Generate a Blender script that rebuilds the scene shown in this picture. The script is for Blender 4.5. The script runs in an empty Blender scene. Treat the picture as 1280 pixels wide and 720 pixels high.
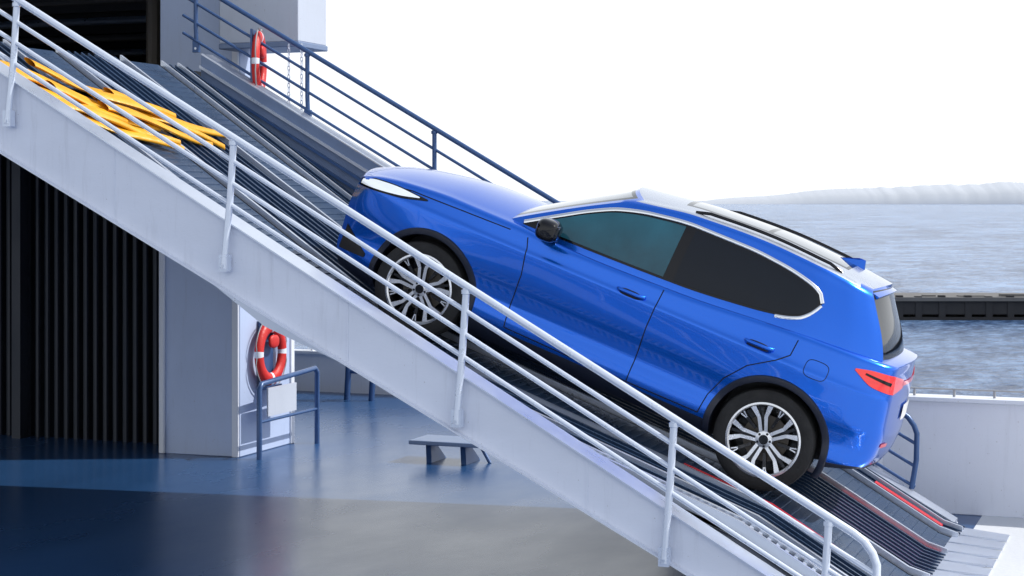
import bpy, bmesh, math, random
from mathutils import Vector, Matrix
random.seed(7)
scene=bpy.context.scene
# ---------------------------------------------------------------- materials
def mat(name,col,rough=.5,metal=0.,nscale=6.,namt=.12,bump=0.,bscale=60.,coat=0.,emis=None,es=0.,stretch=(1,1,1),spec=.5,rvar=.1,grime=0.):
    m=bpy.data.materials.new(name); m.use_nodes=True
    nt=m.node_tree; b=nt.nodes['Principled BSDF']
    tc=nt.nodes.new('ShaderNodeTexCoord'); mp=nt.nodes.new('ShaderNodeMapping')
    mp.inputs['Scale'].default_value=stretch
    nt.links.new(tc.outputs['Object'],mp.inputs['Vector'])
    n=nt.nodes.new('ShaderNodeTexNoise'); n.inputs['Scale'].default_value=nscale; n.inputs['Detail'].default_value=6; n.inputs['Roughness'].default_value=.6
    nt.links.new(mp.outputs['Vector'],n.inputs['Vector'])
    mx=nt.nodes.new('ShaderNodeMix'); mx.data_type='RGBA'
    mx.inputs['A'].default_value=(*[c*(1-namt) for c in col],1); mx.inputs['B'].default_value=(*[min(1,c*(1+namt)) for c in col],1)
    nt.links.new(n.outputs['Fac'],mx.inputs['Factor'])
    colout=mx.outputs['Result']
    if grime>0:
        # rain streaks and scuffs
        mp2=nt.nodes.new('ShaderNodeMapping'); mp2.inputs['Scale'].default_value=(9,9,.9); nt.links.new(tc.outputs['Object'],mp2.inputs['Vector'])
        ng=nt.nodes.new('ShaderNodeTexNoise'); ng.inputs['Scale'].default_value=1.6; ng.inputs['Detail'].default_value=8; ng.inputs['Roughness'].default_value=.7
        nt.links.new(mp2.outputs['Vector'],ng.inputs['Vector'])
        r1=nt.nodes.new('ShaderNodeMapRange'); r1.inputs['From Min'].default_value=.54; r1.inputs['From Max'].default_value=.78; r1.inputs['To Max'].default_value=grime
        nt.links.new(ng.outputs['Fac'],r1.inputs['Value'])
        m2=nt.nodes.new('ShaderNodeMix'); m2.data_type='RGBA'; m2.inputs['B'].default_value=(.20,.21,.25,1)
        nt.links.new(r1.outputs['Result'],m2.inputs['Factor']); nt.links.new(colout,m2.inputs['A'])
        ns=nt.nodes.new('ShaderNodeTexNoise'); ns.inputs['Scale'].default_value=55; ns.inputs['Detail'].default_value=3
        nt.links.new(tc.outputs['Object'],ns.inputs['Vector'])
        r2=nt.nodes.new('ShaderNodeMapRange'); r2.inputs['From Min'].default_value=.70; r2.inputs['From Max'].default_value=.74; r2.inputs['To Max'].default_value=.5
        nt.links.new(ns.outputs['Fac'],r2.inputs['Value'])
        m3=nt.nodes.new('ShaderNodeMix'); m3.data_type='RGBA'; m3.inputs['B'].default_value=(.22,.19,.17,1)
        nt.links.new(r2.outputs['Result'],m3.inputs['Factor']); nt.links.new(m2.outputs['Result'],m3.inputs['A'])
        colout=m3.outputs['Result']
    nt.links.new(colout,b.inputs['Base Color'])
    mr=nt.nodes.new('ShaderNodeMapRange'); mr.inputs['From Min'].default_value=.3; mr.inputs['From Max'].default_value=.7
    mr.inputs['To Min'].default_value=max(0,rough-rvar*rough*2); mr.inputs['To Max'].default_value=min(1,rough+rvar*rough*2)
    nt.links.new(n.outputs['Fac'],mr.inputs['Value']); nt.links.new(mr.outputs['Result'],b.inputs['Roughness'])
    b.inputs['Metallic'].default_value=metal; b.inputs['Specular IOR Level'].default_value=spec
    b.inputs['Coat Weight'].default_value=coat; b.inputs['Coat Roughness'].default_value=.03
    if bump>0:
        n2=nt.nodes.new('ShaderNodeTexNoise'); n2.inputs['Scale'].default_value=bscale; n2.inputs['Detail'].default_value=4
        nt.links.new(mp.outputs['Vector'],n2.inputs['Vector'])
        bp=nt.nodes.new('ShaderNodeBump'); bp.inputs['Strength'].default_value=bump; bp.inputs['Distance'].default_value=.02
        nt.links.new(n2.outputs['Fac'],bp.inputs['Height']); nt.links.new(bp.outputs['Normal'],b.inputs['Normal'])
    if emis: b.inputs['Emission Color'].default_value=(*emis,1); b.inputs['Emission Strength'].default_value=es
    return m
M={}
M['paint']=mat('blue_car_paint',(.002,.135,.72),.22,.74,300,.10,coat=.85,spec=.3)
M['clad']=mat('dark_cladding',(.010,.014,.03),.5)
M['black']=mat('black_plastic',(.008,.008,.01),.45)
M['gloss']=mat('piano_black',(.004,.004,.006),.08,spec=.4)
M['glassF']=mat('tinted_glass_reflection',(.012,.085,.12),.03,0,1.6,.9,spec=.6)  # opaque tint with the teal reflection and its dark areas painted in
M['glass']=mat('tinted_glass',(.003,.006,.012),.04,spec=.35)
M['roofglass']=mat('panoramic_roof_glass',(.03,.045,.065),.08,coat=1)
M['gap']=mat('panel_gap',(.001,.002,.008),.8)
M['chrome']=mat('chrome',(.88,.89,.91),.16,1)
M['satin']=mat('satin_silver',(.50,.54,.62),.28,.6,coat=.5)
M['alloy']=mat('machined_alloy',(.80,.81,.83),.28,.9)
M['rimdark']=mat('rim_dark',(.010,.010,.012),.3,.3,coat=.3)
M['tyre']=mat('tyre_rubber',(.012,.012,.013),.75,bump=.2)
M['red']=mat('tail_lamp_red',(.55,.01,.012),.12,coat=1,emis=(1,.03,.02),es=.45)
M['lamp']=mat('headlamp_clear',(.75,.80,.86),.08,.3,coat=1,emis=(.9,.95,1),es=.45)
M['plate']=mat('plate_white',(.75,.75,.72),.4)
M['beam']=mat('white_painted_steel',(.74,.78,.88),.38,0,1.1,.10,bump=.05,bscale=25,stretch=(1,1,2.5),grime=.19)
M['steel']=mat('galvanised_steel',(.64,.69,.78),.32,.7,3,.08)
M['rail']=mat('rail_paint',(.68,.74,.85),.28,.35,3,.05,rvar=.03)
M['railb']=mat('blue_rail_paint',(.045,.10,.24),.33,.2,9,.2)
M['web']=mat('kerb_web_paint',(.17,.23,.36),.4,.1,3,.25)
M['deckb']=mat('ramp_deck_blue',(.030,.060,.12),.30,.3,4,.35,bump=.2,bscale=40)
M['deckd']=mat('ramp_deck_dark',(.010,.015,.028),.42,.2,4,.3,bump=.2,bscale=40)
M['redp']=mat('red_line_paint',(.55,.02,.03),.4,0,12,.2)
M['purple']=mat('worn_purple_plate',(.10,.06,.14),.35,.3,8,.3)
M['yellow']=mat('yellow_rubber',(.80,.36,.01),.4,0,7,.35,bump=.3,bscale=25)
M['ringred']=mat('life_ring_red',(.62,.02,.015),.45,0,10,.2,bump=.2)
M['white']=mat('white_paint',(.74,.77,.84),.45,0,1.5,.07,bump=.06,bscale=15,grime=.15)
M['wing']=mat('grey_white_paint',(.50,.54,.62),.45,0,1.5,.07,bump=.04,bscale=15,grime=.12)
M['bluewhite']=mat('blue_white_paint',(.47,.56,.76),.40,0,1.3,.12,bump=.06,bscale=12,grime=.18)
M['darkwall']=mat('dark_corrugated_steel',(.024,.030,.044),.45,.2,3,.5,stretch=(1,1,.3))  # shadow below the ramp is built into this dark base colour
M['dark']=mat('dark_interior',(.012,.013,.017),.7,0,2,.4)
M['pipe']=mat('interior_pipe',(.16,.14,.12),.5,.2)
M['floor']=mat('blue_deck_paint',(.020,.070,.185),.27,0,.5,.35,bump=.05,bscale=12,rvar=.14,stretch=(1,.5,1),spec=.6)
M['apron']=mat('pale_concrete',(.62,.64,.66),.7,0,1.2,.1,bump=.2,bscale=20)
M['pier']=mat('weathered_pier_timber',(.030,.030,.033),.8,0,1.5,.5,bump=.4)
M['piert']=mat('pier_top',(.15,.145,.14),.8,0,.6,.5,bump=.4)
M['land']=mat('hazy_headland',(.50,.53,.575),1,0,.010,.05,spec=0)  # distance haze is put into this pale surface colour
M['rope']=mat('grey_rope',(.35,.35,.36),.8)
def water():
    m=bpy.data.materials.new('sea_water'); m.use_nodes=True; nt=m.node_tree; b=nt.nodes['Principled BSDF']
    b.inputs['Roughness'].default_value=.22; b.inputs['Specular IOR Level'].default_value=.28
    tc=nt.nodes.new('ShaderNodeTexCoord'); prev=None; cols=[]
    for sc,st,di in ((.35,1,.8),(1.5,1,.24),(.07,.7,1.8)):
        mp=nt.nodes.new('ShaderNodeMapping'); mp.inputs['Scale'].default_value=(sc*1.2,sc*.6,sc); mp.inputs['Rotation'].default_value=(0,0,-.36)
        nt.links.new(tc.outputs['Object'],mp.inputs['Vector'])
        n=nt.nodes.new('ShaderNodeTexNoise'); n.inputs['Scale'].default_value=1; n.inputs['Detail'].default_value=7; n.inputs['Roughness'].default_value=.7
        nt.links.new(mp.outputs['Vector'],n.inputs['Vector'])
        bp=nt.nodes.new('ShaderNodeBump'); bp.inputs['Strength'].default_value=st; bp.inputs['Distance'].default_value=di
        nt.links.new(n.outputs['Fac'],bp.inputs['Height'])
        if prev: nt.links.new(prev.outputs['Normal'],bp.inputs['Normal'])
        prev=bp; cols.append(n)
    nt.links.new(prev.outputs['Normal'],b.inputs['Normal'])
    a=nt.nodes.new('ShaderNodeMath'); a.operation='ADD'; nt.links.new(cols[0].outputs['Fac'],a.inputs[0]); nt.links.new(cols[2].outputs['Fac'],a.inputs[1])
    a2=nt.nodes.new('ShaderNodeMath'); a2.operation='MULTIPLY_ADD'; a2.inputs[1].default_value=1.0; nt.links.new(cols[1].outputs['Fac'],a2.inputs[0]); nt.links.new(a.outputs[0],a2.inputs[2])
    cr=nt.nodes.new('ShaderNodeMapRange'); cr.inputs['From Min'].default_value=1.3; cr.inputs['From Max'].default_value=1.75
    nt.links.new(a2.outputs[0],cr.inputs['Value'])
    mx=nt.nodes.new('ShaderNodeMix'); mx.data_type='RGBA'; mx.inputs['A'].default_value=(.008,.045,.14,1); mx.inputs['B'].default_value=(.24,.38,.62,1)  # bright and dark wave faces are painted into the water colour
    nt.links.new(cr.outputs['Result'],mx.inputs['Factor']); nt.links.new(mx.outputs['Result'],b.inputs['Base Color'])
    return m
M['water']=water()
# ---------------------------------------------------------------- mesh builder
class MB:
    def __init__(s): s.v=[]; s.f=[]; s.m=[]; s.mats=[]
    def mi(s,k):
        if k not in s.mats: s.mats.append(k)
        return s.mats.index(k)
    def add(s,vs,fs,k):
        o=len(s.v); s.v+= [tuple(p) for p in vs]
        for i,f in enumerate(fs):
            s.f.append([o+a for a in f]); s.m.append(s.mi(k if isinstance(k,str) else k[i]))
    def box(s,x0,x1,y0,y1,z0,z1,k):
        s.hexa([(x0,y0,z0),(x1,y0,z0),(x1,y1,z0),(x0,y1,z0),(x0,y0,z1),(x1,y0,z1),(x1,y1,z1),(x0,y1,z1)],k)
    def hexa(s,v,k): s.add(v,[(0,3,2,1),(4,5,6,7),(0,1,5,4),(1,2,6,5),(2,3,7,6),(3,0,4,7)],k)
    def prism(s,poly,y0,y1,k):
        n=len(poly); vs=[(x,y0,z) for x,z in poly]+[(x,y1,z) for x,z in poly]
        s.add(vs,[tuple(range(n)),tuple(range(2*n-1,n-1,-1))]+[(i,(i+1)%n,n+(i+1)%n,n+i) for i in range(n)],k)
    def slab(s,poly,z0,z1,k):
        n=len(poly)
        s.add([(x,y,z0) for x,y in poly]+[(x,y,z1) for x,y in poly],[tuple(range(n)),tuple(range(2*n-1,n-1,-1))]+[(i,(i+1)%n,n+(i+1)%n,n+i) for i in range(n)],k)
    def tube(s,pts,r,k,n=10,caps=True):
        P=[Vector(p) for p in pts]; vs=[];fs=[]
        up=Vector((0,0,1))
        for i,p in enumerate(P):
            a=(P[i]-P[i-1]).normalized() if i>0 else (P[1]-P[0]).normalized()
            b=(P[i+1]-P[i]).normalized() if i<len(P)-1 else a
            t=(a+b).normalized() if (a+b).length>1e-5 else a
            rf=up if abs(t.dot(up))<.95 else Vector((0,1,0))
            if i==0: s1=t.cross(rf).normalized()
            else: s1=(s1-t*s1.dot(t)).normalized()
            s2=t.cross(s1)
            for j in range(n):
                an=2*math.pi*j/n; vs.append(p+(s1*math.cos(an)+s2*math.sin(an))*r)
        for i in range(len(P)-1):
            for j in range(n):
                fs.append((i*n+j,i*n+(j+1)%n,(i+1)*n+(j+1)%n,(i+1)*n+j))
        if caps: fs.append(tuple(range(n-1,-1,-1))); fs.append(tuple((len(P)-1)*n+j for j in range(n)))
        s.add(vs,fs,k)
    def grid(s,P,k):
        R=len(P);C=len(P[0]); vs=[p for r in P for p in r]; fs=[];ks=[]
        for i in range(R-1):
            for j in range(C-1):
                fs.append((i*C+j,i*C+j+1,(i+1)*C+j+1,(i+1)*C+j)); ks.append(k if isinstance(k,str) else k(i,j))
        s.add(vs,fs,ks)
    def lathe(s,prof,c,axis,k,n=48,a0=0,a1=2*math.pi):
        P=[]
        for r,t in prof:
            row=[]
            for j in range(n+1):
                a=a0+(a1-a0)*j/n
                if axis=='y': row.append((c[0]+r*math.cos(a),c[1]+t,c[2]+r*math.sin(a)))
                else: row.append((c[0]+r*math.cos(a),c[1]+r*math.sin(a),c[2]+t))
            P.append(row)
        s.grid(P,k)
    def blob(s,c,r,k,p=.7,n=16,mtx=None):
        P=[]
        sg=lambda v,e: math.copysign(abs(v)**e,v)
        for i in range(n+1):
            a=-math.pi/2+math.pi*i/n; row=[]
            for j in range(2*n+1):
                b=2*math.pi*j/(2*n)
                q=Vector((r[0]*sg(math.cos(a),p)*sg(math.cos(b),p),r[1]*sg(math.cos(a),p)*sg(math.sin(b),p),r[2]*sg(math.sin(a),p)))
                if mtx: q=mtx@q
                row.append(tuple(q+Vector(c)))
            P.append(row)
        s.grid(P,k)
    def build(s,name,parent=None,angle=35,bevel=0,recalc=True):
        me=bpy.data.meshes.new(name); me.from_pydata(s.v,[],s.f)
        for k in s.mats: me.materials.append(M[k])
        for p,mi in zip(me.polygons,s.m): p.material_index=mi
        bm=bmesh.new(); bm.from_mesh(me); bmesh.ops.remove_doubles(bm,verts=bm.verts,dist=1e-5)
        if recalc: bmesh.ops.recalc_face_normals(bm,faces=bm.faces)
        bm.to_mesh(me); bm.free()
        for p in me.polygons: p.use_smooth=True
        me.set_sharp_from_angle(angle=math.radians(angle))
        o=bpy.data.objects.new(name,me); scene.collection.objects.link(o)
        if parent: o.parent=parent
        if bevel:
            b=o.modifiers.new('b','BEVEL'); b.width=bevel; b.segments=2; b.limit_method='ANGLE'; b.angle_limit=math.radians(40)
        return o
def empty(name,loc=(0,0,0)):
    e=bpy.data.objects.new(name,None); e.location=loc; scene.collection.objects.link(e); return e
def pl(pts):
    pts=sorted(pts)
    def f(x):
        n=len(pts)
        if x<=pts[0][0]: return pts[0][1]
        if x>=pts[-1][0]: return pts[-1][1]
        i=0
        while x>pts[i+1][0]: i+=1
        def sl(j): return (pts[j+1][1]-pts[j][1])/(pts[j+1][0]-pts[j][0])
        def tan(j):
            if j==0: return sl(0)
            if j==n-1: return sl(n-2)
            a,b=sl(j-1),sl(j)
            return 0 if a*b<=0 else 2*a*b/(a+b)
        h=pts[i+1][0]-pts[i][0]; t=(x-pts[i][0])/h; m0=tan(i)*h;m1=tan(i+1)*h
        return (2*t**3-3*t*t+1)*pts[i][1]+(t**3-2*t*t+t)*m0+(-2*t**3+3*t*t)*pts[i+1][1]+(t**3-t*t)*m1
    return f
# ================================================================= CAR
PITCH=math.radians(21.5); WB=2.88; WR=.375
car=empty('blue_suv')
cp,sp=math.cos(PITCH),math.sin(PITCH)
YAW=Matrix.Rotation(math.radians(3.0),4,'Z')
Mc=Matrix(((-cp,0,sp,0),(0,-1,0,0),(sp,0,cp,0),(0,0,0,1)))
car.matrix_world=Matrix.Translation((-3.067,13.50,-2.094))@YAW@Mc
L0=-.76; L1=3.76
Rl=pl([(.22,-.44),(.34,-.60),(.44,-.72),(.56,-.76),(.68,-.765),(.80,-.745),(1.0,-.715),(1.24,-.66)])
Fl=pl([(.18,3.58),(.30,3.69),(.5,3.74),(.7,3.745),(.92,3.72),(1.02,3.67),(1.11,3.57),(1.24,3.5)])
prof=pl([(.20,.80),(.27,.87),(.34,.905),(.40,.915),(.47,.905),(.54,.886),(.62,.894),(.74,.924),(.86,.940),(.965,.950),(.995,.938),(1.06,.923),(1.14,.905),(1.24,.88)])
plan=pl([(-.76,.78),(-.745,.81),(-.70,.855),(-.60,.91),(-.44,.955),(-.2,.985),(0.05,1),(2.6,1),(3.05,.985),(3.35,.945),(3.55,.89),(3.68,.83),(3.76,.77)])
HS=pl([(-.76,1.215),(0,1.20),(1,1.14),(2,1.12),(2.4,1.135),(3.0,1.135),(3.4,1.10),(3.62,1.055),(3.76,1.0)])
CR=pl([(-1,.03),(1.8,.05),(2.2,.10),(2.6,.115),(3.2,.095),(3.6,.06),(3.76,.03)])
HB=pl([(-.76,.44),(-.5,.32),(-.2,.25),(0,.22),(2.9,.20),(3.5,.22),(3.76,.26)])
def flare(l,h):
    g=math.exp(-((h-.68)/.24)**2)
    return .030*g*(math.exp(-(l/.5)**2)+math.exp(-((l-WB)/.5)**2))
def lnom(u): return L0+(L1-L0)*u
def lowpt(u,h):
    l=Rl(h)+(Fl(h)-Rl(h))*u
    return l, prof(h)*plan(lnom(u))+flare(l,h)
def lowY(l,h):
    u=(l-Rl(h))/(Fl(h)-Rl(h)); u=min(1,max(0,u)); return lowpt(u,h)[1]
KL=42; KA=5; RL=.05
FIX=[.47,.50,.53,.55,.57,.59,.61,.64,.67,.70,.73,.76,.79,.82,.85,.88,.91,.935,.955,.965,.975,.985,.995]
def rowh(hb,htop,k):
    hA=min(.995,htop-.025)
    if k<=10: return hb+(.47-hb)*k/10
    if k<=32:
        h=FIX[k-10]; return h if hA>=.995 else .47+(h-.47)*(hA-.47)/(.995-.47)
    return hA+(htop-hA)*(k-32)/10
def lowside(u,k):
    ln=lnom(u); hs=HS(ln); hb=HB(ln)
    if k<=KL:
        h=rowh(hb,hs-RL,k); l,y=lowpt(u,h); return l,y,h
    l,y=lowpt(u,hs-RL); a=(k-KL)/KA*math.pi/2
    return l,y-RL*1.3*(1-math.cos(a)),hs-RL+RL*math.sin(a)
def loft(mb,US,K,side,crown,bF,bR,MM,ks,kt,kb,kF,kR):
    bow=lambda u: bF*u**8-bR*(1-u)**8
    for sg in (1,-1):
        mb.grid([[ (lambda q:(q[0],sg*q[1],q[2]))(side(u,k)) for k in range(K+1)] for u in US],ks)
    T=[];B=[]
    for u in US:
        l,y,h=side(u,K); l0,y0,h0=side(u,0); r=[];rb=[]
        for j in range(MM+1):
            f=1-2*j/MM; q=1-f*f
            r.append((l+bow(u)*q,y*f,h+crown(u)*q)); rb.append((l0+bow(u)*q,y0*f,h0))
        T.append(r);B.append(rb)
    mb.grid(T,kt); mb.grid(B,kb)
    for u,kk in ((1,kF),(0,kR)):
        C=[]
        for k in range(K+1):
            l,y,h=side(u,k)
            C.append([(l+bow(u)*(1-(1-2*j/MM)**2),y*(1-2*j/MM),h+crown(u)*(k/K)**4*(1-(1-2*j/MM)**2)) for j in range(MM+1)])
        mb.grid(C,kk)
US=[.5-.5*math.cos(math.pi*i/90) for i in range(91)]
US=[.6*u+.4*i/90 for i,u in enumerate(US)]
mb=MB()
sidek=lambda i,k: 'clad' if k<5 else 'paint'
loft(mb,US,KL+KA,lowside,lambda u:CR(lnom(u)),.13,.06,20,sidek,'paint','black',
     lambda k,j:'black' if (k<9 or (15<k<29 and 4<=j<16)) else 'paint', lambda k,j:'clad' if k<9 else 'paint')
body=mb.build('body_shell',car,30)
cut=MB()
for lx in (0,WB):
    for sg in (1,-1):
        y0,y1=(.5,1.2) if sg>0 else (-1.2,-.5)
        n=64; cx=lx; cz=WR+.01; r=.425
        vs=[(cx+r*math.cos(2*math.pi*j/n),y,cz+r*math.sin(2*math.pi*j/n)) for y in (y0,y1) for j in range(n)]
        fs=[tuple(range(n)),tuple(range(2*n-1,n-1,-1))]+[(j,(j+1)%n,n+(j+1)%n,n+j) for j in range(n)]
        cut.add(vs,fs,'black')
co=cut.build('cutter',car,30)
bpy.context.view_layer.update()
md=body.modifiers.new('cut','BOOLEAN'); md.object=co; md.operation='DIFFERENCE'; md.solver='EXACT'
try: md.material_mode='TRANSFER'
except Exception as e: print(e)
bpy.context.view_layer.update()
dg=bpy.context.evaluated_depsgraph_get()
nm=bpy.data.meshes.new_from_object(body.evaluated_get(dg)); body.modifiers.clear(); body.data=nm
bpy.data.objects.remove(co)
nm.set_sharp_from_angle(angle=math.radians(32))
# greenhouse
Rg=pl([(1.0,-.60),(1.2,-.57),(1.32,-.52),(1.55,-.37),(1.72,-.25)])
Fg=pl([(1.0,2.60),(1.10,2.48),(1.35,2.08),(1.55,1.72),(1.72,1.38)])
pg=pl([(1.0,.905),(1.12,.89),(1.3,.838),(1.5,.765),(1.62,.715),(1.76,.65)])
HR=pl([(0,1.66),(.2,1.705),(.5,1.73),(.8,1.71),(1,1.64)])
plg=pl([(0,.80),(.03,.86),(.10,.94),(.25,1),(.7,1),(.88,.97),(.96,.935),(1,.90)])
KG=18;KGA=6;RG=.075
def gpt(u,h):
    return Rg(h)+(Fg(h)-Rg(h))*u, pg(h)*plg(u)
def gY(l,h):
    u=min(1,max(0,(l-Rg(h))/(Fg(h)-Rg(h)))); return gpt(u,h)[1]
def gside(u,k):
    hr=HR(u)
    if k<=KG:
        h=1.0+(hr-RG-1.0)*k/KG; l,y=gpt(u,h); return l,y,h
    l,y=gpt(u,hr-RG); l2,_=gpt(u,hr); a=(k-KG)/KGA*math.pi/2
    return l+(l2-l)*math.sin(a),y-RG*1.5*(1-math.cos(a)),hr-RG+RG*math.sin(a)
USg=[.7*(.5-.5*math.cos(math.pi*i/60))+.3*i/60 for i in range(61)]
mb=MB()
def topk(i,j):
    u=(USg[i]+USg[i+1])/2
    if 4<=j<16 and .14<u<.86 and not(.49<u<.515): return 'roofglass'
    if 3<=j<17 and .12<u<.88: return 'gloss'
    return 'satin'
gsk=lambda i,k:'satin' if (k>=KG+3 and .04<USg[i]) else 'paint'
loft(mb,USg,KG+KGA,gside,lambda u:.045,.17,.07,20,gsk,topk,'black',
     lambda k,j:'roofglass' if (4<=k<21 and 2<=j<18) else 'gloss' if k<22 and 1<=j<19 else 'paint',
     lambda k,j:'glass' if (8<=k<20 and 1<=j<19) else 'gloss' if 7<=k<22 else 'paint')
mb.build('greenhouse',car,30)
def patch(mb,lo,up,l0,l1,Y,off,k,n=50,m=10,sides=(1,-1)):
    for sg in sides:
        P=[]
        for i in range(n+1):
            l=l0+(l1-l0)*i/n; a,b=lo(l),up(l); P.append([(l,sg*(Y(l,a+(b-a)*j/m)+off),a+(b-a)*j/m) for j in range(m+1)])
        mb.grid(P,k)
def ribbon(mb,pts,w,Y,off,k,sides=(1,-1),sub=8,thick=0):
    Q=[]
    for i in range(len(pts)-1):
        for t in range(sub): Q.append((pts[i][0]+(pts[i+1][0]-pts[i][0])*t/sub,pts[i][1]+(pts[i+1][1]-pts[i][1])*t/sub))
    Q.append(pts[-1])
    for sg in sides:
        P=[]
        for i,q in enumerate(Q):
            a=Q[max(0,i-1)];b=Q[min(len(Q)-1,i+1)]; tx,tz=b[0]-a[0],b[1]-a[1]; L=math.hypot(tx,tz) or 1; nx,nz=-tz/L,tx/L
            row=[]
            for d,o in ((-.5,-.002),(-.5,off),(-.18,off+thick),(.18,off+thick),(.5,off),(.5,-.002)):
                l=q[0]+nx*w*d;h=q[1]+nz*w*d; row.append((l,sg*(Y(l,h)+o),h))
            P.append(row)
        mb.grid(P,k)
WE=-.02
wlo=pl([(2.30,1.150),(1.0,1.18),(.50,1.22),(.25,1.255),(.10,1.30),(.02,1.37),(WE,1.44)])
wup=pl([(2.30,1.160),(2.05,1.31),(1.85,1.425),(1.65,1.515),(1.4,1.575),(1.05,1.613),(.65,1.612),(.36,1.59),(.14,1.55),(.02,1.50),(WE,1.44)])
mb=MB()
patch(mb,wlo,wup,2.30,WE,gY,.004,'gloss',80)
ins=.018
ilo=lambda l:wlo(l)+ins; iup=lambda l:max(wup(l)-ins,wlo(l)+ins)
patch(mb,ilo,iup,2.18,1.13,gY,.007,'glassF',40)
patch(mb,ilo,iup,1.05,WE+.03,gY,.007,'glass',50)
mb.build('side_windows',car,40)
mb=MB()
up=[(2.30-(2.30-WE)*i/60,wup(2.30-(2.30-WE)*i/60)+.010) for i in range(61)]
lowb=[(WE+.28*i/14,wlo(WE+.28*i/14)-.008) for i in range(15)]
ribbon(mb,up,.026,gY,.008,'chrome',sub=1,thick=.006)
ribbon(mb,lowb,.026,gY,.008,'chrome',sub=1,thick=.006)
mb.build('window_chrome',car,60)
mb=MB()
G=[ [(2.13,.37),(2.15,.55),(2.14,.8),(2.17,1.0),(2.20,1.08)],
    [(1.10,.37),(1.10,.8),(1.08,1.11)],
    [(.52,.37),(.50,.52),(.43,.68),(.30,.84),(.12,.96),(.04,1.03),(.03,1.15)],
    [(2.13,.37),(1.6,.365),(1.1,.365),(.52,.37)],
    [(3.60,1.00),(3.22,1.06),(2.75,1.075),(2.35,1.085)]]
for g in G: ribbon(mb,g,.008,lowY,.0016,'gap',sub=24)
c=[( -.17+.085*math.copysign(abs(math.cos(a))**.6,math.cos(a)),1.0+.065*math.copysign(abs(math.sin(a))**.6,math.sin(a))) for a in [2*math.pi*i/32 for i in range(33)]]
ribbon(mb,c,.005,lowY,.0016,'gap',sides=(1,),sub=1)
mb.build('panel_gaps',car,60)
mb=MB()
for lx in (0,WB):
    for sg in (1,-1):
        P=[]
        for i in range(61):
            a=math.radians(-20)+math.radians(220)*i/60; row=[]
            for r,o in ((.418,-.12),(.418,.012),(.43,.018),(.462,.016),(.470,-.004)):
                l=lx+r*math.cos(a);h=max(.2,WR+.01+r*math.sin(a)); row.append((l,sg*(lowY(l,h)+o),h))
            P.append(row)
        mb.grid(P,'clad')
mb.build('arch_cladding',car,50)
mb=MB()
for l,h in ((1.30,.985),(.28,1.0)):
    for sg in (1,-1):
        y=lowY(l,h)
        mb.blob((l,sg*(y+.002),h),(.085,.006,.033),'gap',.6)
        mb.tube([(l+.10,sg*(y+.006),h+.012),(l+.07,sg*(y+.035),h+.014),(l-.07,sg*(y+.038),h+.016),(l-.11,sg*(y+.008),h+.018)],.014,'paint')
mb.build('door_handles',car,50)
mb=MB()
for sg in (1,-1):
    mt=Matrix.Rotation(.15*sg,3,'Z')
    mb.blob((2.03,sg*1.06,1.21),(.09,.145,.085),'gloss',.65,mtx=mt)
    mb.blob((1.96,sg*1.06,1.21),(.03,.11,.06),'glass',.6,mtx=mt)
    mb.hexa([(1.98,sg*.86,1.10),(2.10,sg*.86,1.10),(2.08,sg*1.02,1.15),(2.0,sg*1.02,1.15),(1.98,sg*.86,1.14),(2.10,sg*.86,1.14),(2.08,sg*1.02,1.19),(2.0,sg*1.02,1.19)],'gloss')
mb.build('door_mirrors',car,40)
mb=MB()
for sg in (1,-1):
    pts=[]
    for i in range(25):
        u=.13+.70*i/24; l,y,h=gside(u,KG+KGA); e=min(1,min(i,24-i)/2); pts.append((l,sg*(y+.01),h+.002+.022*e))
    mb.tube(pts,.013,'gloss')
P=[]
for i in range(9):
    t=i/8; row=[]
    for j in range(21):
        f=1-2*j/20; w=.58-.04*t; row.append((-.16-.20*t-.05*(1-f*f)*t,w*f,1.668+.042*(1-f*f)-.025*t-.02*t*t))
    P.append(row)
Pb=[[(x+.02,y*.985,z-.035-.02*(1-i/8)) for x,y,z in r] for i,r in enumerate(P)]
mb.grid(P,'paint'); mb.grid(Pb,'paint')
mb.grid([P[-1],Pb[-1]],'paint'); mb.grid([[r[0] for r in P],[r[0] for r in Pb]],'paint'); mb.grid([[r[-1] for r in P],[r[-1] for r in Pb]],'paint')
mb.add([(.10,.0,1.74),(-.14,.025,1.715),(-.14,-.025,1.715),(-.12,0,1.80),(-.07,0,1.80)],[(0,1,3,4),(0,4,3,2),(1,2,3)],'paint')
mb.build('roof_trim',car,40)
mb=MB()
patch(mb,pl([(3.06,1.035),(3.3,.975),(3.6,.935),(3.70,.93)]),pl([(3.06,1.047),(3.3,1.054),(3.55,1.032),(3.70,.99)]),3.06,3.70,lowY,.005,'gloss',30,5)
patch(mb,pl([(3.13,1.033),(3.3,.992),(3.6,.952),(3.69,.947)]),pl([(3.13,1.041),(3.3,1.046),(3.55,1.024),(3.69,.982)]),3.13,3.69,lowY,.009,'lamp',30,5)
patch(mb,pl([(3.4,.42),(3.69,.40)]),pl([(3.4,.44),(3.69,.60)]),3.42,3.69,lowY,.006,'black',20,5)
TL0,TL1=-.69,-.42
patch(mb,pl([(TL0,1.02),(-.58,1.03),(TL1,1.105)]),pl([(TL0,1.15),(-.56,1.145),(TL1,1.12)]),TL0,TL1,lowY,.010,'red',20,6)
patch(mb,pl([(TL0,1.075),(-.50,1.10)]),pl([(TL0,1.10),(-.50,1.115)]),TL0,-.50,lowY,.016,'gloss',20,3)
def rearpt(f,h,o):
    l,y=lowpt(0,h); return (l-.06*(1-f*f)-o,y*f,h)
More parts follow.
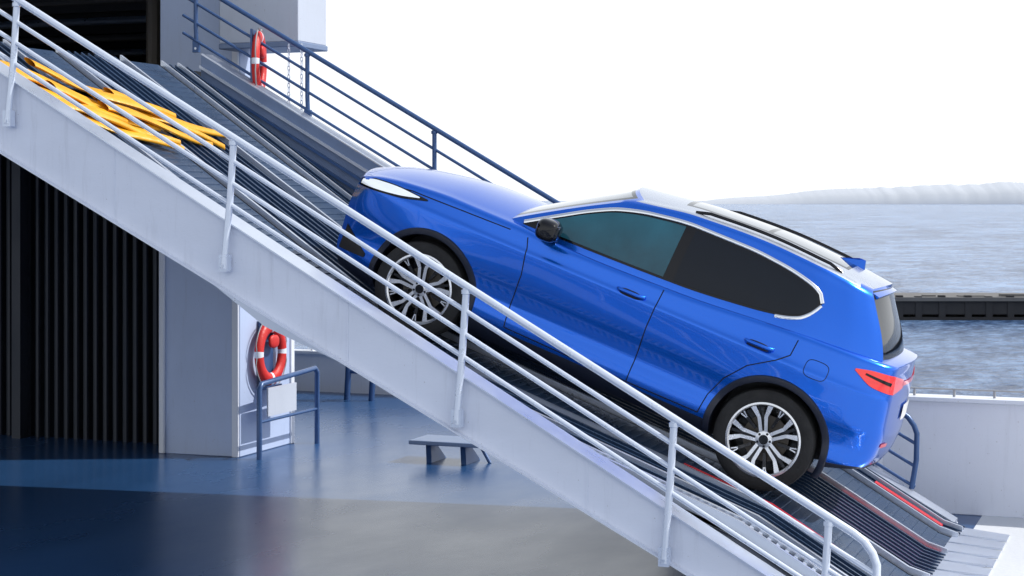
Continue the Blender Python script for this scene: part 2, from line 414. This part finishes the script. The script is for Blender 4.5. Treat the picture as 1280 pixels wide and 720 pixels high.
def rpatch(f0,f1,h0,h1,k,o,n=14,m=6,h0b=None,h1b=None):
    for sg in (1,-1):
        P=[]
        for i in range(n+1):
            t=i/n; f=f0+(f1-f0)*t; a=h0+((h0b or h0)-h0)*t; b=h1+((h1b or h1)-h1)*t
            P.append([ (lambda q:(q[0],sg*q[1],q[2]))(rearpt(f,a+(b-a)*j/m,o)) for j in range(m+1)])
        mb.grid(P,k)
rpatch(1.0,.60,1.02,1.15,'red',.010,h0b=1.06,h1b=1.12)
rpatch(.60,0,1.075,1.105,'red',.010)
rpatch(.98,.72,.62,.65,'red',.008)
rpatch(.3,0,.80,.92,'plate',.012)
for sg in (1,-1):
    P=[]
    for h in [1.02+.13*j/6 for j in range(7)]:
        l,y=lowpt(0,h); row=[(l-.010,sg*y,h)]
        for q in range(1,8):
            l2=l+(TL0-l)*q/7; row.append((l2,sg*(lowY(l2,h)+.011),h))
        P.append(row)
    mb.grid(P,'red')
mb.build('lamps',car,40)
def wheel(name,lx,sg):
    w=MB()
    w.lathe([(.258,-.105),(.30,-.120),(.345,-.120),(.366,-.107),(.374,-.085),(.375,-.05),(.370,-.047),(.370,-.040),(.375,-.037),(.375,-.003),(.370,0),(.370,.006),(.375,.009),(.375,.045),(.370,.048),(.370,.054),(.375,.057),(.374,.085),(.366,.107),(.345,.119),(.30,.120),(.268,.110)],(0,0,0),'y','tyre',64)
    w.lathe([(.268,.110),(.272,.115),(.262,.117),(.252,.104),(.243,.085),(.240,-.1),(.0,-.1)],(0,0,0),'y','rimdark',64)
    w.lathe([(.276,.1155),(.262,.1190),(.252,.107)],(0,0,0),'y','alloy',64)
    w.lathe([(.07,.0),(.17,.0),(.17,-.02),(.0,-.02)],(0,0,0),'y','pipe',48)
    w.lathe([(.0,.094),(.030,.094),(.036,.088)],(0,0,0),'y','gloss',32)
    w.lathe([(.034,.089),(.062,.084),(.07,.05)],(0,0,0),'y','alloy',32)
    def spoke(a0,r0,a1,r1,w0,w1,y0,y1,kf,dep=.035):
        p0=Vector((math.cos(a0)*r0,0,math.sin(a0)*r0)); p1=Vector((math.cos(a1)*r1,0,math.sin(a1)*r1))
        d=(p1-p0).normalized(); n=Vector((-d.z,0,d.x))
        a=p0-n*w0/2;b=p0+n*w0/2;c=p1+n*w1/2;e=p1-n*w1/2
        Y=lambda p,y:(p.x,y,p.z)
        w.hexa([Y(a,y0-dep),Y(e,y1-dep),Y(c,y1-dep),Y(b,y0-dep),Y(a,y0),Y(e,y1),Y(c,y1),Y(b,y0)],['rimdark',kf,'rimdark','rimdark','rimdark','rimdark'])
    for i in range(5):
        a=2*math.pi*i/5+.3
        for s in (1,-1):
            spoke(a+s*.34,.055,a+s*.15,.17,.024,.026,.084,.095,'alloy')
            spoke(a+s*.15,.168,a+s*.26,.260,.025,.040,.0945,.106,'alloy')
        spoke(a,.06,a,.255,.018,.022,.066,.084,'rimdark')
        b=a+math.pi/5
        spoke(b,.10,b,.258,.020,.030,.070,.092,'rimdark')
        for s in (1,-1): spoke(b+s*.02,.20,b+s*.06,.258,.008,.010,.090,.098,'alloy',.02)
        w.lathe([(0,.098),(.009,.098),(.010,.08)],(math.cos(b)*.048,-.008,math.sin(b)*.048),'y','gap',10)
    o=w.build(name,car,35)
    o.location=(lx,sg*.80,WR)
    if sg<0: o.rotation_euler=(0,0,math.pi)
    else: o.rotation_euler=(0,random.uniform(0,1.2),0)
for n,(lx,sg) in {'wheel_rear_l':(0,1),'wheel_front_l':(WB,1),'wheel_rear_r':(0,-1),'wheel_front_r':(WB,-1)}.items(): wheel(n,lx,sg)
mb=MB(); mb.box(.5,2.4,-.78,.78,.2,.3,'black'); mb.tube([(0,-.7,WR),(0,.7,WR)],.05,'black'); mb.tube([(WB,-.7,WR),(WB,.7,WR)],.05,'black'); mb.build('underbody',car)
# ================================================================= RAMP
ramp=empty('boarding_ramp')
fl=lambda x:.059-.572*(x+5.66)-.62
rz=lambda x:fl(x)+.62
dep=lambda x:.61-.0525*(x+8.3)
GZ=-2.8
DK=[(-16,1.30),(-9.3,1.30),(-6.2,-.86),(-2.75,-2.219),(-1.9,-2.73),(-1.72,-2.785)]
def dk(x):
    for (a,za),(b,zb) in zip(DK,DK[1:]):
        if a<=x<=b: return za+(zb-za)*(x-a)/(b-a)
    return DK[-1][1]
def strip(mb,y0,y1,zo,th,k,x0=-9.3,x1=-1.75):
    xs=[x0]+[p[0] for p in DK if x0<p[0]<x1]+[x1]
    mb.prism([(x,dk(x)+zo) for x in xs]+[(x,dk(x)+zo-th) for x in reversed(xs)],y0,y1,k)
YN,YF=11.0,15.5
for nm,y0,s in (('near_stringer',YN,1),('far_stringer',YF,-1)):
    mb=MB(); xs=[-9.2,-8,-6,-4,-3,-1.85]
    a,b=(y0,y0+.03*s); a,b=min(a,b),max(a,b)
    mb.prism([(x,fl(x)-.012) for x in xs]+[(x,max(GZ+.01,fl(x)-dep(x)+.012)) for x in reversed(xs)],a,b,'beam')
    ya,yb=sorted((y0-.035*s,y0+.20*s))
    mb.prism([(x,fl(x)) for x in xs]+[(x,fl(x)-.012) for x in reversed(xs)],ya,yb,'steel')
    ya,yb=sorted((y0-.05*s,y0+.12*s))
    mb.prism([(x,max(GZ+.022,fl(x)-dep(x)+.012)) for x in xs]+[(x,max(GZ+.01,fl(x)-dep(x))) for x in reversed(xs)],ya,yb,'beam')
    ya,yb=sorted((y0+.185*s,y0+.20*s))
    xi=[-9.2,-6.2,-2.75,-1.85]
    mb.prism([(x,fl(x)-.012) for x in xi]+[(x,min(fl(x)-.03,dk(x)-.05)) for x in reversed(xi)],ya,yb,'web' if s<0 else 'steel')
    if s<0:
        for q in (.12,.24,.36):
            xx=[-9.2,-3.6 if q>.2 else -2.6]
            mb.prism([(x,fl(x)-q) for x in xx]+[(x,fl(x)-q-.03) for x in reversed(xx)],y0-.235,y0-.201,'steel' if q<.2 else 'railb')
    if s>0:
        for xc in (-7.35,-5.45,-3.7):
            mb.prism([(xc,fl(xc)-.02),(xc+.012,fl(xc)-.027),(xc+.012,fl(xc)-dep(xc)+.02),(xc,fl(xc)-dep(xc)+.027)],y0-.004,y0-.0005,'beam')
    mb.build(nm,ramp,30)
mb=MB()
mb.box(-16,-9.2,YN,YN+.05,.78,fl(-9.2),'beam'); mb.box(-16,-9.3,YN+.05,16.78,1.18,1.295,'deckd')
mb.build('landing',ramp)
mb=MB()
strip(mb,YN+.20,YF-.20,0,.05,'deckd')
strip(mb,13.05,14.0,.004,.002,'deckb')
y=YN+.30
while y<YF-.25:
    if not(12.35<y<13.0 or 14.05<y<14.7):
        strip(mb,y,y+.022,.030,.028,'deckb')
    y+=.105
for y0,y1 in ((12.38,12.98),(14.06,14.68)):
    strip(mb,y0,y1,.008,.006,'deckb')
    x=-9.2
    while x<-1.9:
        z=dk(x)+.008; z2=dk(x+.02)+.008
        mb.hexa([(x,y0+.03,z),(x+.02,y0+.03,z2),(x+.02,y1-.03,z2),(x,y1-.03,z),(x,y0+.03,z+.009),(x+.02,y0+.03,z2+.009),(x+.02,y1-.03,z2+.009),(x,y1-.03,z+.009)],'deckb')
        x+=.075
mb.build('lane_plates',ramp,30)
mb=MB()
for y in (11.62,11.86,12.28,13.02,14.02,14.72,15.02): strip(mb,y,y+.035,.055,.052,'steel')
for y in (11.30,): strip(mb,y,y+.03,.12,.12,'steel')
x=-9.1
while x<-1.95:
    z=dk(x)+.04; z2=dk(x+.022)+.04
    mb.hexa([(x,11.335,z-.02),(x+.022,11.335,z2-.02),(x+.022,11.615,z2-.02),(x,11.615,z-.02),(x,11.335,z),(x+.022,11.335,z2),(x+.022,11.615,z2),(x,11.615,z)],'steel')
    x+=.06
mb.build('track_rails',ramp,30)
mb=MB()
strip(mb,12.325,12.345,.06,.055,'redp',-3.4,-1.9); strip(mb,13.10,13.14,.012,.006,'redp',-4.2,-1.8); strip(mb,13.95,13.99,.012,.006,'redp',-3.2,-1.8)
strip(mb,13.2,13.9,.012,.007,'purple',-2.6,-1.8)
strip(mb,14.86,14.95,.034,.03,'redp',-2.45,-1.9)
mb.build('painted_lines',ramp,30)
mb=MB()
yy=11.25
while yy<15.2:
    mb.hexa([(-1.80,yy,GZ+.012),(-1.38,yy+.02,GZ+.006),(-1.38,yy+.30,GZ+.006),(-1.80,yy+.33,GZ+.012),(-1.80,yy,GZ+.05),(-1.38,yy+.04,GZ+.018),(-1.38,yy+.28,GZ+.018),(-1.80,yy+.33,GZ+.05)],'steel')
    yy+=.36
mb.build('toe_flaps',ramp,30)
mb=MB()
for x in (-8.9,-8.3,-2.9):
    t=min(dk(x),fl(x))-.06; mb.box(x-.04,x+.04,YN+.04,YF-.04,max(GZ+.02,t-.10),t-.02,'railb')
mb.build('cross_beams',ramp)
def railing(name,y,posts,k,x0,xe,rr,outer,mids,lean=.06,below=.97):
    g=empty(name); mb=MB()
    pts=[(x0,y,rz(x0)),(xe-.12,y,rz(xe-.12)),(xe-.05,y,rz(xe-.05)-.01),(xe,y,rz(xe)-.05),(xe+.025,y,rz(xe)-.12),(xe+.02,y,rz(xe)-.35),(xe-.02,y,rz(xe)-.60)]
    mb.tube(pts,rr,k,12); mb.build('top_rail',g,50)
    mb=MB()
    for d in mids: mb.tube([(x0,y,rz(x0)-d),(xe+.01,y,rz(xe+.01)-d)],rr*.62,k,10)
    mb.build('mid_rails',g,50)
    mb=MB()
    for x in posts:
        yo=y+outer
        mb.tube([(x,y,rz(x)),(x-lean*.5,y,rz(x)-.45),(x-lean,y+outer,rz(x)-below)],rr*.92,k,12)
        zc=rz(x)-below; mb.box(x-lean-.035,x-lean+.035,min(y+outer,y+outer*.2)-.012,max(y+outer,y)+.012,zc-.02,zc+.10,k)
        mb.tube([(x-lean,y+outer-.03,zc+.02),(x-lean,y+outer+.03,zc+.02)],.014,'steel',6)
        mb.lathe([(rr*.92,.0),(rr*1.25,.004),(rr*1.25,.03),(rr*.92,.034)],(x-.002,y,rz(x)-.055),'z',k,12)
    mb.build('posts',g,50)
    return g
railing('guard_railing',YN-.03,[-9.9,-8.18,-6.33,-4.54,-3.09,-2.09],'rail',-10.4,-1.82,.027,-.035,(.17,.33,.49),below=.93)
railing('guard_railing',YF+.03,[-9.4,-8.13,-6.76,-5.4,-4.0,-2.6],'railb',-9.55,-2.22,.024,.02,(.2,.4,.58),lean=.0,below=.68)
mb=MB()
for i in range(15):
    x=-9.15+random.random()*.75; y=11.35+random.random()*.8; L=.9+random.random()*.5; dx=.35+random.uniform(-.12,.12); P=[]
    lift=.03+random.random()*.10
    if i>9: x+=.1; y+=.6
    for a in range(13):
        t=a/12; cx=x+dx*L*t; cy=y+L*t; w=.055*math.sin(math.pi*min(1,.12+t*.88))**.5+.012; w*= (1.25-.6*t)
        cz=dk(max(-9.29,cx))+lift*(1-t*.5)+.035+.03*math.sin(t*5+i)
        row=[]
        for b in range(13):
            an=2*math.pi*b/12; row.append((cx+w*math.cos(an),cy,cz+.026*math.sin(an)-.57*w*math.cos(an)))
        P.append(row)
    mb.grid(P,'yellow')
mb.build('yellow_rubber_fender_pile',None,60)
# ================================================================= LIFE RINGS
def life_ring(loc,rotz,s=1.):
    g=empty('life_ring',loc); g.rotation_euler=(0,0,rotz)
    mb=MB(); P=[]; n=64;R=.25*s
    for i in range(n+1):
        a=2*math.pi*i/n; row=[]
        for j in range(13):
            b=2*math.pi*j/12; r=R+.062*s*math.cos(b); row.append((.045*s*math.sin(b),r*math.cos(a),r*1.12*math.sin(a)))
        P.append(row)
    mb.grid(P,lambda i,j:'white' if (i%16) in (0,15) else 'ringred'); mb.build('ring',g,60)
    mb=MB()
    for q in range(4):
        pts=[]
        for i in range(9):
            a=math.pi/2*q+.1+(math.pi/2-.2)*i/8; r=(.335+(-.02 if i in(0,8) else 0.01))*s; pts.append((.01,r*math.cos(a),r*1.12*math.sin(a)))
        mb.tube(pts,.007,'rope',6)
    mb.box(-.07,-.05,-.14*s,.14*s,-.36*s,.36*s,'railb'); mb.box(-.07,.05,-.16*s,.16*s,-.38*s,-.34*s,'railb')
    mb.blob((0.03,0.02,.12*s),(.03,.10*s,.07*s),'ringred',.8)
    mb.build('bracket',g,40)
    return g
life_ring((-9.53,17.33,-1.70),0,1.05)
life_ring((-8.72,15.62,1.38),math.radians(20),.92)
# ================================================================= FERRY
ferry=empty('ferry_superstructure')
mb=MB()
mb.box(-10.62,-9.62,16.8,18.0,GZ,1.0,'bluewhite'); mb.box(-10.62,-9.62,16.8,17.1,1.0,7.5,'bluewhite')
mb.box(-10.62,-10.55,16.76,16.8,GZ,1.0,'white'); mb.box(-9.70,-9.62,16.76,16.797,GZ,7.5,'white')
mb.box(-9.64,-9.60,17.94,18.03,GZ,1.0,'white')
mb.build('door_column',ferry,30,bevel=.012)
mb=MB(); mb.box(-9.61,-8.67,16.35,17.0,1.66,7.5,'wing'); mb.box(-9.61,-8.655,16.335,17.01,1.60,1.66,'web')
mb.build('bridge_wing_box',ferry,30,bevel=.01)
mb=MB()
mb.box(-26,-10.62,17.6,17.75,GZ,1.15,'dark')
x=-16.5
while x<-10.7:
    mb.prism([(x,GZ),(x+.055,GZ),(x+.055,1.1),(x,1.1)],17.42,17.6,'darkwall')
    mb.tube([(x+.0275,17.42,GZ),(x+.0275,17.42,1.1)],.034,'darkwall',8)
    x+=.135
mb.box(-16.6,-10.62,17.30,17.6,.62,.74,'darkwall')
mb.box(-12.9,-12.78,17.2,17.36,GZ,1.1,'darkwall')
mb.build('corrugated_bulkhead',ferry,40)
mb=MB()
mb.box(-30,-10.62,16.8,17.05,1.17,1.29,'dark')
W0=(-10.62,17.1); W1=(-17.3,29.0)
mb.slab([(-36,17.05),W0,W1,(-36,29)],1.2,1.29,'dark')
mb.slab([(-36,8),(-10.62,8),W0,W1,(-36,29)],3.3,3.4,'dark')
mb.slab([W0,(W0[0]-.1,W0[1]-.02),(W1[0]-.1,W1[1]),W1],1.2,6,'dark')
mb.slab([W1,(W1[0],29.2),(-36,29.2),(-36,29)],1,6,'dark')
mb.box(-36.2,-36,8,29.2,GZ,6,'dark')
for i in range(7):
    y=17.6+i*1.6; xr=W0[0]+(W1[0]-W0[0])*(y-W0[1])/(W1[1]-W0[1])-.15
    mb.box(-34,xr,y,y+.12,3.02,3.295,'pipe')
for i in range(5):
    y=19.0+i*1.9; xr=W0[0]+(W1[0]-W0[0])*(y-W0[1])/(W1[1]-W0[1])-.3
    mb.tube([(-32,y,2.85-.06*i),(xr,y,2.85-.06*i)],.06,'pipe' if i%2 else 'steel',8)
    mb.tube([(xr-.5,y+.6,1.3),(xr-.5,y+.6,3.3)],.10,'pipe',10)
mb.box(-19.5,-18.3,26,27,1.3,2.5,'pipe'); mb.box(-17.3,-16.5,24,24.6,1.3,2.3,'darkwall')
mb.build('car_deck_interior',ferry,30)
mb=MB()
for q,(cx,cy) in enumerate(((-8.75,16.3),(-8.60,16.3))):
    for i in range(16):
        z=1.60-i*.045; pts=[(cx+.012*math.cos(a)*(1 if i%2 else .15),cy+.012*math.cos(a)*(0.15 if i%2 else 1),z+.028*math.sin(a)) for a in [2*math.pi*t/8 for t in range(9)]]
        mb.tube(pts,.005,'steel',5,False)
mb.build('hanging_chains',ferry,60)
g=empty('handrail_gate'); mb=MB()
mb.tube([(-9.35,16.75,GZ),(-9.35,16.75,-2.05),(-9.35,16.80,-1.99),(-9.35,18.05,-1.93),(-9.35,18.10,-1.98),(-9.35,18.10,GZ)],.03,'railb',10)
mb.tube([(-9.35,16.75,-2.4),(-9.35,18.10,-2.4)],.018,'railb',8)
mb.build('frame',g,50); mb=MB(); mb.box(-9.37,-9.35,16.95,17.6,-2.36,-2.05,'wing'); mb.build('panel',g)
# ================================================================= FLOOR, APRON, BULWARKS
mb=MB()
mb.slab([(-60,-30),(-1.7,-30),(-1.7,16.3),(-4.6,16.3),(-4.6,23.2),(-60,23.2)],GZ,-9,'floor')
mb.build('steel_deck_floor',None,30)
mb=MB(); mb.box(-1.7,60,-30,16.3,-9,GZ+.004,'apron'); mb.build('quay_apron',None,30)
g=empty('bulwark_wall'); mb=MB()
BT=-1.76
mb.box(-4.6,60,16.05,16.2,GZ,BT-.04,'white'); mb.box(-4.6,60,15.99,16.26,BT-.04,BT,'white')
x=-4.2
while x<12:
    if not(-1.9<x<-.2): mb.hexa([(x,15.80,GZ),(x+.03,15.80,GZ),(x+.03,16.05,GZ),(x,16.05,GZ),(x,16.0,BT-.08),(x+.03,16.0,BT-.08),(x+.03,16.05,BT-.08),(x,16.05,BT-.08)],'white')
    x+=1.6
mb.build('wall',g,30,bevel=.008)
mb=MB()
x=-4.4
while x<12:
    mb.tube([(x,16.12,BT),(x,16.12,BT+.06)],.012,'rope',6); x+=.35
mb.tube([(-4.5,16.12,BT+.065),(12,16.12,BT+.065)],.008,'rope',6)
mb.build('cable_rail',g,50)
g=empty('bulwark_wall'); mb=MB()
mb.box(-40,-4.6,23.0,23.15,GZ,-2.25,'white'); mb.box(-40,-4.6,22.95,23.2,-2.25,-2.21,'white'); mb.build('wall',g,30)
mb=MB()
x=-18
while x<-5:
    mb.tube([(x,23.08,-2.21),(x,23.08,-1.75)],.025,'white',8); x+=1.5
for z in (-1.75,-1.98): mb.tube([(-20,23.08,z),(-4.7,23.08,z)],.02,'white',8)
mb.build('rail',g,50)
g=empty('line_handling_stand'); mb=MB()
for dx in (0,.38):
    mb.tube([(-11.0+dx,22.2,GZ),(-11.0+dx+.05,22.2,-1.9)],.045,'railb',8)
mb.tube([(-11.1,22.2,-1.95),(-10.45,22.2,-1.95)],.05,'railb',8); mb.tube([(-11.0,22.2,-2.4),(-10.6,22.2,-2.4)],.03,'railb',8)
mb.build('frame',g,50)
g=empty('deck_bench',(-7.35,17.4,GZ)); mb=MB()
mb.box(-.42,.42,-.25,.25,.19,.235,'web'); mb.build('seat',g,30,bevel=.01)
mb=MB(); 
for sx in (-.2,.2):
    mb.hexa([(sx-.03,-.2,0),(sx+.03,-.2,0),(sx+.03,.2,0),(sx-.03,.2,0),(sx-.1,-.06,.19),(sx-.04,-.06,.19),(sx-.04,.06,.19),(sx-.1,.06,.19)],'railb')
mb.tube([(.3,0,.2),(.42,0,0)],.02,'railb',8)
mb.build('legs',g)
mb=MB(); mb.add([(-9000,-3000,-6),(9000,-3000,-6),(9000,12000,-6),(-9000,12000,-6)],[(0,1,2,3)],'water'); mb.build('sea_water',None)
g=empty('timber_pier'); mb=MB()
FX=Vector((-.358,.934,0)); RX=Vector((.934,.358,0))
def pr(d,r,z): return tuple(FX*d+RX*r+Vector((0,0,z)))
def obox(mb,d0,d1,r0,r1,z0,z1,k): mb.hexa([pr(d0,r0,z0),pr(d0,r1,z0),pr(d1,r1,z0),pr(d1,r0,z0),pr(d0,r0,z1),pr(d0,r1,z1),pr(d1,r1,z1),pr(d1,r0,z1)],k)
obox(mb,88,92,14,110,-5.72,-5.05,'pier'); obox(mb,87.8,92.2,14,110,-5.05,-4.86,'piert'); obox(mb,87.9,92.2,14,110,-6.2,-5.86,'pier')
mb.build('decking',g)
mb=MB(); r=14.3
while r<110:
    obox(mb,87.95,88.3,r,r+.32,-6.5,-4.86+random.random()*.10,'pier'); obox(mb,90.5,91,r+.4,r+.8,-6.5,-5.1,'pier'); r+=.9+random.random()*.5
mb.build('piles',g)
mb=MB(); r=14
while r<100:
    w=.3+random.random()*1.8; obox(mb,88.5,89,r,r+w,-4.86,-4.86+random.random()*.16,'piert'); r+=w+random.random()*1.6
mb.build('kerb_timbers',g)
from mathutils import noise as mn
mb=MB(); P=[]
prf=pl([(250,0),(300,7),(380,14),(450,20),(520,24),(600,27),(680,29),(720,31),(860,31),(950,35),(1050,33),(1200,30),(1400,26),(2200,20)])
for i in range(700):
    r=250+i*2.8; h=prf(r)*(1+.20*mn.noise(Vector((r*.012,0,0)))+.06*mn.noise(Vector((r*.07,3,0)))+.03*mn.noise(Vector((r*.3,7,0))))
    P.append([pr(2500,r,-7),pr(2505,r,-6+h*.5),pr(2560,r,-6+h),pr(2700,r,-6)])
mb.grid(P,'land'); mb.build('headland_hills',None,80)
# ================================================================= LIGHT, CAMERA
ts=Vector((.66,.30,.74)).normalized(); el=math.asin(ts.z)
sd=bpy.data.lights.new('sun','SUN'); sd.energy=4.0; sd.angle=math.radians(.5); sd.color=(1,.97,.925)
so=bpy.data.objects.new('sun',sd); scene.collection.objects.link(so); so.rotation_euler=ts.to_track_quat('Z','Y').to_euler()
w=bpy.data.worlds.new('World'); scene.world=w; w.use_nodes=True; nt=w.node_tree
bg=nt.nodes['Background']; out=nt.nodes['World Output']
sky=nt.nodes.new('ShaderNodeTexSky'); sky.sky_type='NISHITA'; sky.sun_disc=False; sky.sun_elevation=el; sky.sun_rotation=math.atan2(ts.x,ts.y); sky.dust_density=1
nt.links.new(sky.outputs[0],bg.inputs[0]); bg.inputs[1].default_value=.13
bg2=nt.nodes.new('ShaderNodeBackground'); bg2.inputs[0].default_value=(.925,.958,1,1); bg2.inputs[1].default_value=1.2
tc=nt.nodes.new('ShaderNodeTexCoord'); sx=nt.nodes.new('ShaderNodeSeparateXYZ'); mr=nt.nodes.new('ShaderNodeMapRange')
mr.inputs['From Min'].default_value=.12; mr.inputs['From Max'].default_value=.9; mr.inputs['To Min'].default_value=1; mr.inputs['To Max'].default_value=.25
nt.links.new(tc.outputs['Generated'],sx.inputs[0]); nt.links.new(sx.outputs['Z'],mr.inputs['Value'])
ms=nt.nodes.new('ShaderNodeMixShader'); nt.links.new(mr.outputs['Result'],ms.inputs[0]); nt.links.new(bg.outputs[0],ms.inputs[1]); nt.links.new(bg2.outputs[0],ms.inputs[2]); nt.links.new(ms.outputs[0],out.inputs[0])
cd=bpy.data.cameras.new('camera'); cd.sensor_width=36; cd.lens=2200*36/1280; cd.shift_y=-110/1280; cd.clip_end=20000; cd.clip_start=.1
cam=bpy.data.objects.new('camera',cd); cam.rotation_euler=(math.radians(90),0,math.radians(21)); scene.collection.objects.link(cam); scene.camera=cam
scene.view_settings.view_transform='Standard'; scene.view_settings.look='None'; scene.view_settings.exposure=0
